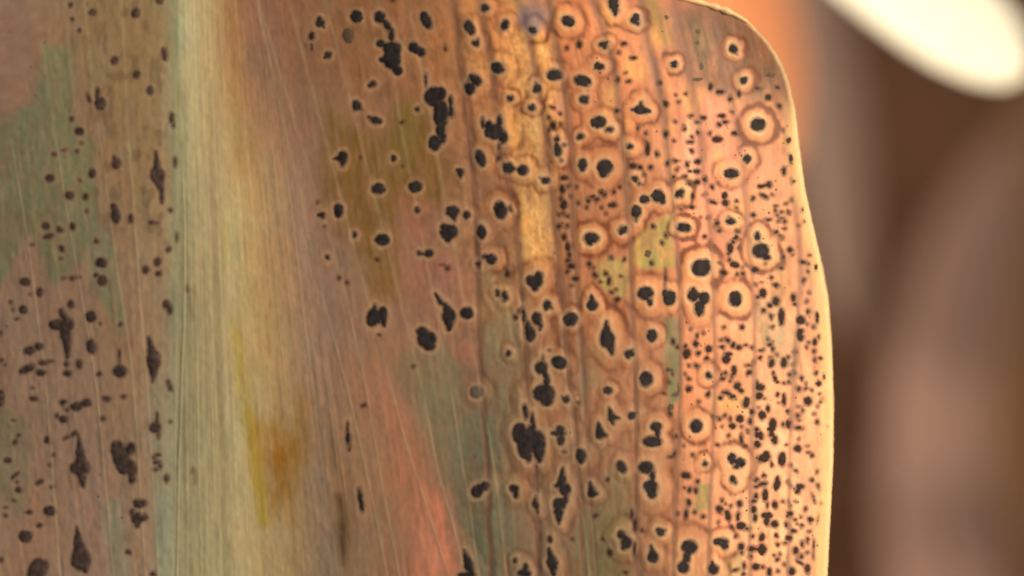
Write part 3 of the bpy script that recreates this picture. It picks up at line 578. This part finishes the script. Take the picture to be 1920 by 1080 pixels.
lay(smooth(9, 2, d_soft) * (smooth(560, 620, U) * smooth(1180, 1000, U) * 0.5 + 0.25 * smooth(1000, 1180, U)) * (d_halo < 0.8), (178, 142, 104))
lay(pale_left * 0.45, (160, 128, 98))
rim = smooth(4.5, 0.0, d_spot + 1.5 * m3)
lay(rim * 0.7, (84, 54, 32))

# the pale edge of the blade
de = np.repeat(edge_right(GV)[:, None], len(GU), 1) - U
lay(smooth(30, 10, de + 7 * m1) * 0.7 * smooth(150, 260, V), (208, 166, 104))
lay(smooth(9, 4, de) * 0.5, (214, 184, 130))
# grey patch near the top
g = np.exp(-(((U - 1000) / 30) ** 2 + ((V - 30) / 32) ** 2) ** 2)
lay(g * 0.72, (118, 102, 100))

# fuzzy brown and olive mottling on the left blade and round the upper spots
fz = smooth(0.08, 0.5, fbm(U / 15, V / 24, 331, 3))
lay(fz * 0.38 * smooth(325, 300, U) * smooth(150, 200, U) * smooth(520, 380, V), (96, 72, 40))
lay(fz * 0.20 * smooth(325, 300, U), (112, 84, 58))
lay(smooth(0.1, 0.5, fbm(U / 24, V / 34, 335, 3)) * 0.35 * smooth(590, 650, U) * smooth(960, 860, U) * smooth(560, 440, V), (110, 78, 42))
dull = smooth(1290, 1200, U) * smooth(520, 680, V) * smooth(820, 900, U)
pig *= np.stack([1 - 0.17 * dull, 1 - 0.11 * dull, 1 - 0.05 * dull], -1)
# the cooler, greyer left half and the pale band of the midrib
cool = smooth(560, 280, U)
pig *= np.stack([1 - 0.02 * cool, 1 + 0.06 * cool, 1 + 0.15 * cool], -1)
band = smooth(335, 365, S + 6 * m1) * smooth(470, 400, S + 6 * m1)
lay(band * 0.55 * (0.8 + 0.5 * fib), (178, 166, 124))


def blur(a, n):
    for ax in (0, 1):
        pad = [(0, 0)] * a.ndim
        pad[ax] = (n + 1, n)
        c = np.cumsum(np.pad(a, pad, mode='edge'), axis=ax)
        m = a.shape[ax]
        a = (np.take(c, np.arange(2 * n + 1, 2 * n + 1 + m), ax) - np.take(c, np.arange(0, m), ax)) / (2 * n + 1)
    return a


pig = np.clip(pig, 0.004, 0.9)
mean = blur(blur(pig, 14), 14)
pig = mean * (pig / mean) ** (1.12 + 0.26 * right)[..., None]
pig = np.clip(pig, 0.004, 0.85)
relief = 0.000014 * fbm(S / 7.0, V / 120.0, 52, 2) + 0.00003 * m1 + 0.000012 * m3 + 0.000012 * in_rib * fib
relief -= 0.00006 * vein_near
relief += 0.00005 * right * (smooth(0.7, 0.2, d_halo) - 0.8 * ring)


def sample(grid, u, v):
    x = np.clip((u - GU[0]) / STEP, 0, len(GU) - 1.001)
    y = np.clip((v - GV[0]) / STEP, 0, len(GV) - 1.001)
    i = x.astype(int)
    j = y.astype(int)
    fx = x - i
    fy = y - j
    if grid.ndim == 3:
        fx = fx[..., None]
        fy = fy[..., None]
    return (grid[j, i] * (1 - fx) + grid[j, i + 1] * fx) * (1 - fy) + (grid[j + 1, i] * (1 - fx) + grid[j + 1, i + 1] * fx) * fy


# ------------------------------------------------------------------ materials
def material(name, rough=0.55, spec=0.3):
    m = bpy.data.materials.new(name)
    m.use_nodes = True
    nt = m.node_tree
    p = nt.nodes["Principled BSDF"]
    p.inputs["Roughness"].default_value = rough
    p.inputs["Specular IOR Level"].default_value = spec
    return m, nt, p


def add(nt, kind, **kw):
    n = nt.nodes.new(kind)
    for a, b in kw.items():
        setattr(n, a, b)
    return n


def grain(nt, p, colour_socket, scale, amount, bump, stretch=(1, 1, 1)):
    tc = add(nt, "ShaderNodeTexCoord")
    mp = add(nt, "ShaderNodeMapping")
    mp.inputs["Scale"].default_value = stretch
    nz = add(nt, "ShaderNodeTexNoise")
    nz.inputs["Scale"].default_value = scale
    nz.inputs["Detail"].default_value = 4
    mr = add(nt, "ShaderNodeMapRange")
    mr.inputs["From Min"].default_value = 0.25
    mr.inputs["From Max"].default_value = 0.75
    mr.inputs["To Min"].default_value = 1 - amount
    mr.inputs["To Max"].default_value = 1 + amount
    mx = add(nt, "ShaderNodeVectorMath", operation='SCALE')
    nt.links.new(tc.outputs["Object"], mp.inputs[0])
    nt.links.new(mp.outputs[0], nz.inputs[0])
    nt.links.new(nz.outputs["Fac"], mr.inputs[0])
    nt.links.new(colour_socket, mx.inputs[0])
    nt.links.new(mr.outputs[0], mx.inputs["Scale"])
    nt.links.new(mx.outputs[0], p.inputs["Base Color"])
    bp = add(nt, "ShaderNodeBump")
    bp.inputs["Strength"].default_value = bump
    bp.inputs["Distance"].default_value = 0.00004
    nt.links.new(nz.outputs["Fac"], bp.inputs["Height"])
    nt.links.new(bp.outputs[0], p.inputs["Normal"])


def pigment_material(name, rough=0.58, spec=0.2, scale=2200, amount=0.07, bump=0.35):
    m, nt, p = material(name, rough, spec)
    at = add(nt, "ShaderNodeAttribute", attribute_name="pigment")
    grain(nt, p, at.outputs["Color"], scale, amount, bump, (1, 0.5, 1))
    return m


def plain_material(name, colour, rough=0.6, spec=0.3, scale=900, amount=0.2, bump=0.4, stretch=(1, 1, 1)):
    m, nt, p = material(name, rough, spec)
    rgb = add(nt, "ShaderNodeRGB")
    c = lin(colour) if max(colour) > 1 else colour
    rgb.outputs[0].default_value = (c[0], c[1], c[2], 1)
    grain(nt, p, rgb.outputs[0], scale, amount, bump, stretch)
    return m


M_LEAF = pigment_material("leaf_tissue")
M_SPOT = plain_material("tar_spot_black", (0.023, 0.0175, 0.0155), 0.8, 0.12, 1800, 0.6, 0.5)
M_SPOT_BROWN = plain_material("tar_spot_brown", (0.058, 0.037, 0.027), 0.8, 0.12, 1800, 0.6, 0.5)
M_SPOT_OLIVE = plain_material("tar_spot_olive", (0.085, 0.055, 0.025), 0.7, 0.2, 4000, 0.3, 0.4)
M_SPOT_GREY = plain_material("tar_spot_grey", (0.10, 0.072, 0.055), 0.7, 0.2, 4000, 0.3, 0.4)
M_SPECK = plain_material("speck_dark_brown", (0.030, 0.015, 0.009), 0.75, 0.12, 4000, 0.35, 0.4)
M_SPECK_RED = plain_material("speck_red_brown", (0.070, 0.030, 0.015), 0.75, 0.12, 4000, 0.35, 0.4)


# ------------------------------------------------------------------ mesh helpers
def link(name, me, mat, parent=None):
    o = bpy.data.objects.new(name, me)
    COL.objects.link(o)
    if mat is not None:
        me.materials.append(mat)
    if parent is not None:
        o.parent = parent
    return o


def grid_mesh(name, P, colours=None):
    """P: rows x cols x 3 -> smooth quad sheet"""
    r, c = P.shape[:2]
    me = bpy.data.meshes.new(name)
    idx = np.arange(r * c).reshape(r, c)
    q = np.stack([idx[:-1, :-1], idx[1:, :-1], idx[1:, 1:], idx[:-1, 1:]], -1).reshape(-1, 4)
    me.vertices.add(r * c)
    me.vertices.foreach_set("co", P.reshape(-1).astype(np.float32))
    me.loops.add(q.size)
    me.loops.foreach_set("vertex_index", q.reshape(-1).astype(np.int32))
    me.polygons.add(len(q))
    me.polygons.foreach_set("loop_start", np.arange(0, q.size, 4, dtype=np.int32))
    me.polygons.foreach_set("use_smooth", np.ones(len(q), bool))
    me.update()
    me.validate()
    if colours is not None:
        at = me.color_attributes.new("pigment", 'FLOAT_COLOR', 'POINT')
        rgba = np.ones((r * c, 4), np.float32)
        rgba[:, :3] = colours.reshape(-1, 3)
        at.data.foreach_set("color", rgba.reshape(-1))
    return me


def solidify(o, t, offset=-1):
    m = o.modifiers.new("thickness", 'SOLIDIFY')
    m.thickness = t
    m.offset = offset


def tag(o, label, cat, group=None):
    o["label"] = label
    o["category"] = cat
    if group:
        o["group"] = group


# ------------------------------------------------------------------ ground far below, then the dry leaves out of focus
def camera_point(px, py, dist):
    """a point seen at that pixel, dist metres in front of the lens, camera axes about the leaf's origin"""
    k = 0.36 / 1920.0 * dist
    return Vector(((px - 960) * k, (540 - py) * k, DIST - dist))


FRAME = Matrix.Translation(CAM + ROT @ Vector((0, 0, -DIST))) @ ROT.to_4x4()

n = 60
gx = np.linspace(-1, 1, n)
gxx, gyy = np.meshgrid(np.sign(gx) * np.abs(gx) ** 2.2 * 40, np.sign(gx) * np.abs(gx) ** 2.2 * 40 + 1.0)
gz = 0.03 * fbm(gxx * 3, gyy * 3, 5, 3)
m, nt, p = material("soil", 0.95, 0.1)
rmp = add(nt, "ShaderNodeValToRGB")
rmp.color_ramp.elements[0].position = 0.3
rmp.color_ramp.elements[0].color = (0.050, 0.019, 0.0075, 1)
rmp.color_ramp.elements[1].position = 0.75
rmp.color_ramp.elements[1].color = (0.105, 0.047, 0.020, 1)
nz = add(nt, "ShaderNodeTexNoise")
nz.inputs["Scale"].default_value = 9
nz.inputs["Detail"].default_value = 6
tc = add(nt, "ShaderNodeTexCoord")
nt.links.new(tc.outputs["Object"], nz.inputs[0])
nt.links.new(nz.outputs["Fac"], rmp.inputs[0])
nt.links.new(rmp.outputs[0], p.inputs["Base Color"])
soil = link("soil", grid_mesh("soil", np.stack([gxx, gyy, gz], -1)[:, ::-1]), m)
soil["kind"] = "structure"


def dry_leaf(name, label, centre, widths, dist, colour, tilt, fold=0.18, group=None, wave=0.012):
    """a strap of dry leaf: blade and midrib, along a centre line given in photograph pixels at a distance"""
    pts = [camera_point(x, y, d) for (x, y), d in zip(centre, dist)]
    t = np.linspace(0, len(pts) - 1, 90)
    soften = 14 if len(pts) < 20 else 2
    A = np.array(pts)
    C = np.stack([np.interp(t, range(len(pts)), A[:, k]) for k in range(3)], -1)
    for _ in range(soften):
        C[1:-1] = 0.25 * C[:-2] + 0.5 * C[1:-1] + 0.25 * C[2:]
    W = np.interp(t, range(len(pts)), [w * 0.36 / 1920 * d for w, d in zip(widths, dist)])
    for _ in range(soften):
        W[1:-1] = 0.25 * W[:-2] + 0.5 * W[1:-1] + 0.25 * W[2:]
    T = np.gradient(C, axis=0)
    T /= np.linalg.norm(T, axis=1)[:, None]
    ahead = np.array([math.sin(tilt), 0, math.cos(tilt)])
    side = np.cross(T, ahead)
    side /= np.linalg.norm(side, axis=1)[:, None]
    up = np.cross(side, T)
    s = np.linspace(-1, 1, 41)
    sh = -fold * (1 - np.abs(s)) ** 1.5 + 0.10 * s * s
    base = Vector(C[len(C) // 2])
    wob = wave * fbm(np.repeat(s[None, :] * 2.0, len(t), 0), np.repeat(t[:, None] * 3, len(s), 1), 130 + len(label), 2)
    P = C[:, None, :] + side[:, None, :] * (W[:, None] * s[None, :])[..., None] + up[:, None, :] * (W[:, None] * (sh[None, :] + wob))[..., None]
    nn = fbm(np.repeat(s[None, :] * 9, len(t), 0), np.repeat(t[:, None] * 1.2, len(s), 1), 150 + len(label), 3)
    c = lin(colour)[None, None, :] * (1 + 0.08 * nn)[..., None]
    root = bpy.data.objects.new(name, None)
    COL.objects.link(root)
    root.empty_display_size = 0.02
    root.matrix_world = FRAME @ Matrix.Translation(base)
    o = link("blade", grid_mesh("blade", P - np.array(base), c), M_DRY, root)
    solidify(o, 0.0004)
    a = np.linspace(-1, 1, 9)
    hw = W * 0.07 + 0.0004
    ph = 0.5 * (1 - a * a) - 0.1
    Q = C[:, None, :] + side[:, None, :] * (hw[:, None] * a[None, :])[..., None] + up[:, None, :] * (hw[:, None] * ph[None, :] - (W * (fold - 0.012))[:, None])[..., None]
    o = link("midrib", grid_mesh("midrib", Q - np.array(base), np.broadcast_to(lin(colour) * 1.12, Q.shape)), M_DRY, root)
    solidify(o, 0.0003)
    tag(root, label, "leaf", group)
    return root


M_DRY = pigment_material("dry_leaf_tissue", 0.7, 0.2, 700, 0.12, 0.3)
G = "dry leaves out of focus behind the spotted leaf"
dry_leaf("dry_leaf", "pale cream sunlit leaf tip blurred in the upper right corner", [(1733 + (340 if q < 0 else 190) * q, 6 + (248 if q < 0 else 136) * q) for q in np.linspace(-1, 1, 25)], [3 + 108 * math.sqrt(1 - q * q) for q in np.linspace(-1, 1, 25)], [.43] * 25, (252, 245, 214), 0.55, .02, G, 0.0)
dry_leaf("dry_leaf", "orange leaf glowing right behind the rounded upper corner of the spotted leaf", [(1250, -420), (1320, -170), (1390, 30), (1440, 170), (1475, 300)], [120, 110, 100, 70, 10], [.75, .75, .75, .75, .75], (216, 138, 86), 0.3, .03, G, 0.0)
dry_leaf("dry_leaf", "narrow mauve grey leaf blurred along the upper right edge of the spotted leaf", [(1490, -160), (1515, 60), (1540, 200), (1560, 350), (1580, 520), (1590, 640)], [50, 72, 76, 66, 45, 5], [.95, .95, .95, .95, .95, .95], (128, 104, 88), 0.2, .03, G, 0.0)
dry_leaf("dry_leaf", "broad beige leaf hanging blurred at the lower right", [(1900, 250), (1850, 380), (1795, 540), (1752, 720), (1748, 900), (1762, 1060), (1780, 1220), (1800, 1380)], [15, 70, 98, 98, 104, 118, 120, 110], [1.25, 1.25, 1.25, 1.25, 1.2, 1.2, 1.15, 1.15], (124, 96, 80), 0.1, .02, G, 0.0)
dry_leaf("dry_leaf", "olive brown leaf at the right border behind the beige one", [(1980, 120), (1950, 320), (1930, 500), (1925, 700), (1940, 880), (1970, 1060)], [50, 70, 90, 90, 80, 30], [1.35, 1.35, 1.35, 1.35, 1.35, 1.35], (110, 78, 46), 0.0, .03, G, 0.0)

# ------------------------------------------------------------------ the spotted leaf
leaf = bpy.data.objects.new("corn_leaf", None)
COL.objects.link(leaf)
leaf.empty_display_size = 0.03
leaf.matrix_world = FRAME
tag(leaf, "large corn leaf in sharp focus, dying to tan and covered with black tar spots", "leaf")

rows = np.concatenate([np.arange(-478, -24, 14.0), np.arange(-24, 1100, 2.1), np.arange(1100, 1500, 14.0)])
cols = np.concatenate([np.linspace(0, 0.262, 30)[:-1], np.linspace(0.262, 1.0, 780)])
xl = edge_left(rows)[:, None]
xr = edge_right(rows)[:, None]
BU = xl + (xr - xl) * cols[None, :]
BV = np.repeat(rows[:, None], len(cols), 1)
serr = 0.9 * lattice(BV / 3.1, BV * 0 + 3, 77) * smooth(0.985, 1.0, cols)[None, :]
P = place(BU + serr, BV, sample(relief, BU, BV))
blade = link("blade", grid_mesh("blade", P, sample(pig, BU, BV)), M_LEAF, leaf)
solidify(blade, 0.00022)


def ribbon(name, centre_x, half, height, v0, v1, tint, amount, mat=M_LEAF, step=5.0, k=7, taper=True):
    """raised strip along the leaf, rounded across, both its edges sunk in the blade"""
    v = np.arange(v0, v1 + 0.1, step)
    x = centre_x(v)
    keep = x < edge_right(v) - 6
    v, x = v[keep], x[keep]
    if len(v) < 4:
        return None
    a = np.linspace(-1, 1, k)
    tp = np.ones(len(v))
    if taper:
        tp = smooth(-0.02, 0.30, (v - v0) / (v1 - v0)) * smooth(1.02, 0.95, (v - v0) / (v1 - v0))
    wv = half * (1 + 0.25 * fbm(v / 40.0, v * 0 + half, 99, 2))
    u = x[:, None] + wv[:, None] * a[None, :]
    vv = np.repeat(v[:, None], k, 1)
    h = (height * (1 - a * a) ** 0.8 - 0.00002)[None, :] * tp[:, None] - 0.00004 * (1 - tp)[:, None]
    c = sample(pig, u, vv)
    w = (amount * (1 - a * a))[None, :, None] * (tp * (0.75 + 0.5 * fbm(v / 70.0, v * 0 + half * 3, 98, 2)))[:, None, None]
    c = c + w * (lin(tint) - c)
    return link(name, grid_mesh(name, place(u, vv, h + sample(relief, u, vv)), c), mat, leaf)


# midrib: one wide strip standing a little proud of the blade
v = np.concatenate([np.arange(-460, -24, 14.0), np.arange(-24, 1100, 3.0), np.arange(1100, 1490, 14.0)])
a = np.linspace(0, 1, 230)
rl, rr = path_x(RIB_L, v), path_x(RIB_R, v)
ok = (rr < edge_right(v) - 20)
v, rl, rr = v[ok], rl[ok], rr[ok]
u = rl[:, None] + (rr - rl)[:, None] * a[None, :]
vv = np.repeat(v[:, None], len(a), 1)
h = (np.clip(np.minimum(a, 1 - a) * 10, 0, 1) * 0.00004 - 0.000015)[None, :] + sample(relief, u, vv)
link("midrib", grid_mesh("midrib", place(u, vv, h), sample(pig, u, vv)), M_LEAF, leaf)
for t, pale in FIBRES:
    def fx(v, t=t):
        return path_x(RIB_L, v) + t * (path_x(RIB_R, v) - path_x(RIB_L, v)) + 3 * fbm(v / 160.0, v * 0 + t * 50, 97, 2)
    o = ribbon("fibre", fx, 3.8 if pale else 3.4, 0.00005 if pale else 0.00004, -60 if t > .4 else 120, 1180, (178, 160, 116) if pale else (110, 86, 52), (0.36 if t < .4 else 0.10))
for pts in VEINS_TAN:
    ribbon("vein", lambda v, p=pts: path_x(p, v), 5.5, 0.00003, pts[0][1], pts[-1][1] + (60 if pts[-1][1] >= 1080 else 0), (120, 84, 60), 0.35)
for pts in VEINS_PALE:
    ribbon("vein", lambda v, p=pts: path_x(p, v), 4.2, 0.00003, pts[0][1], pts[-1][1] + 60, (164, 144, 106), 0.24)

# the pale rolled edge of the blade
v = np.concatenate([np.arange(-300, -40, 8.0), np.arange(-40, 1110, 2.5), np.arange(1110, 1480, 8.0)])
x = edge_right(v)
e = place(x, v)
d = np.gradient(e, axis=0)
d /= np.linalg.norm(d, axis=1)[:, None]
out = np.cross(d, np.array([0, 0, 1.0]))
out /= np.linalg.norm(out, axis=1)[:, None]
out *= np.where(out[:, :1] < 0, -1, 1)
th = np.linspace(0, 2 * math.pi, 9)
rad = 0.00009 * (1 + 2.6 * smooth(55, 20, v) * smooth(-60, 0, v) - 0.6 * smooth(40, 70, v) * smooth(240, 160, v)) * (1 + 0.35 * lattice(v / 3.4, v * 0, 78))
ring3 = e[:, None, :] + rad[:, None, None] * (np.cos(th)[None, :, None] * out[:, None, :] + np.sin(th)[None, :, None] * np.array([0, 0, 1.0])) - np.array([0, 0, 0.00008])
link("leaf_margin", grid_mesh("leaf_margin", ring3, np.where((smooth(40, 70, v) * smooth(240, 160, v) > 0.5)[:, None, None], lin((140, 98, 62)), lin((206, 168, 116))) + 0 * ring3), M_LEAF, leaf)


# ------------------------------------------------------------------ tar spots: low rough domes with their own outlines
def spot_geometry(el, seed, height):
    r = math.sqrt(spot_size(el) / math.pi)
    x0, y0, x1, y1 = box_of(el, 2.0)
    cell = float(np.clip(r / 6.0, 0.6, 1.6))
    nx = int((x1 - x0) / cell) + 2
    ny = int((y1 - y0) / cell) + 2
    xs = x0 + np.arange(nx) * cell
    ys = y0 + np.arange(ny) * cell
    X, Y = np.meshgrid(xs, ys)
    f = spot_field(el, X, Y, min(3.6, 0.34 * r), seed, float(np.clip(0.55 * r, 1.9, 5.0)))
    verts, faces, cache = [], [], {}

    def corner(i, j):
        key = (i, j)
        if key not in cache:
            cache[key] = len(verts)
            verts.append((X[j, i], Y[j, i], f[j, i]))
        return cache[key]

    def cut(i, j, i2, j2):
        key = (min((i, j), (i2, j2)), max((i, j), (i2, j2)))
        if key not in cache:
            t = f[j, i] / (f[j, i] - f[j2, i2])
            cache[key] = len(verts)
            verts.append((X[j, i] + t * (X[j2, i2] - X[j, i]), Y[j, i] + t * (Y[j2, i2] - Y[j, i]), 0.0))
        return cache[key]

    pos = f > 0
    any_in = pos[:-1, :-1] | pos[1:, :-1] | pos[:-1, 1:] | pos[1:, 1:]
    for j, i in zip(*np.nonzero(any_in)):
        cs = [(i, j), (i, j + 1), (i + 1, j + 1), (i + 1, j)]
        poly = []
        for k in range(4):
            a, b = cs[k], cs[(k + 1) % 4]
            if pos[a[1], a[0]]:
                poly.append(corner(*a))
            if pos[a[1], a[0]] != pos[b[1], b[0]]:
                poly.append(cut(a[0], a[1], b[0], b[1]))
        if len(poly) >= 3:
            faces.append(poly)
    if not faces:
        return None
    A = np.array(verts)
    h = height * (1 - np.exp(-A[:, 2] / 2.2)) * (1 + 0.25 * fbm(A[:, 0] / 3.5, A[:, 1] / 3.5, 63, 2)) - 0.000012
    return place(A[:, 0], A[:, 1], h + sample(relief, A[:, 0], A[:, 1])), faces


MATS = {'dark': M_SPOT, 'brown': M_SPOT_BROWN, 'olive': M_SPOT_OLIVE, 'grey': M_SPOT_GREY, 'speck': M_SPECK, 'red': M_SPECK_RED}
order = sorted(range(len(SPOTS)), key=lambda i: -spot_size(SPOTS[i][0]))
rest_v, rest_f, rest_m = [], [], []
names = ['dark', 'brown', 'olive', 'grey', 'speck', 'red']
count = 0
for i in order:
    el, kind = SPOTS[i]
    r = math.sqrt(spot_size(el) / math.pi)
    if kind == 'speck' and random.random() < (0.45 if r < 3.0 else 0.0):
        kind = 'red'
    g = spot_geometry(el, i * 1.7, float(np.clip(0.000006 * r, 0.00003, 0.00006)))
    if g is None:
        continue
    co, faces = g
    if count < 300:
        me = bpy.data.meshes.new("tar_spot")
        me.from_pydata([tuple(c) for c in co], [], faces)
        me.polygons.foreach_set("use_smooth", np.ones(len(faces), bool))
        me.update()
        link("tar_spot", me, MATS[kind], leaf)
        count += 1
    else:
        b = sum(len(q) for q in rest_v)
        rest_v.append(co)
        rest_f += [[q + b for q in fc] for fc in faces]
        rest_m += [names.index(kind)] * len(faces)
# pinhead specks too many to name, between the drawn ones on the dead right side
rs = random.Random(3)
base = sum(len(q) for q in rest_v)
PEPPER = [(1255, 1500, 210, 480, 230), (1280, 1545, 600, 1080, 380), (1420, 1545, 300, 640, 120), (1025, 1060, 200, 480, 60), (1110, 1180, 90, 200, 30), (1190, 1260, 240, 360, 25), (0, 320, 60, 1080, 110), (860, 1260, 480, 1060, 40)]
for (xa, xb, ya, yb, n) in PEPPER:
    for _ in range(n):
        x, y = rs.uniform(xa, xb), rs.uniform(ya, yb)
        if x > edge_right(np.array([y]))[0] - 14:
            continue
        r = rs.uniform(0.9, 1.6) if rs.random() < .7 else rs.uniform(1.6, 3.0)
        g = spot_geometry([(x, y, r, r * rs.uniform(.8, 1.5), rs.uniform(-.6, .6))], rs.uniform(0, 99), 0.00003)
        if g is None:
            continue
        co, faces = g
        rest_v.append(co)
        rest_f += [[q + base for q in fc] for fc in faces]
        rest_m += [5 if xa > 900 else 1] * len(faces)
        base += len(co)
me = bpy.data.meshes.new("speckles")
me.from_pydata([tuple(c) for c in np.concatenate(rest_v)], [], rest_f)
o = link("speckles", me, None, leaf)
for nm in names:
    me.materials.append(MATS[nm])
me.polygons.foreach_set("material_index", np.array(rest_m, np.int32))
me.polygons.foreach_set("use_smooth", np.ones(len(rest_f), bool))
me.update()
o["kind"] = "stuff"
print("spots", len(SPOTS), "as parts", count)
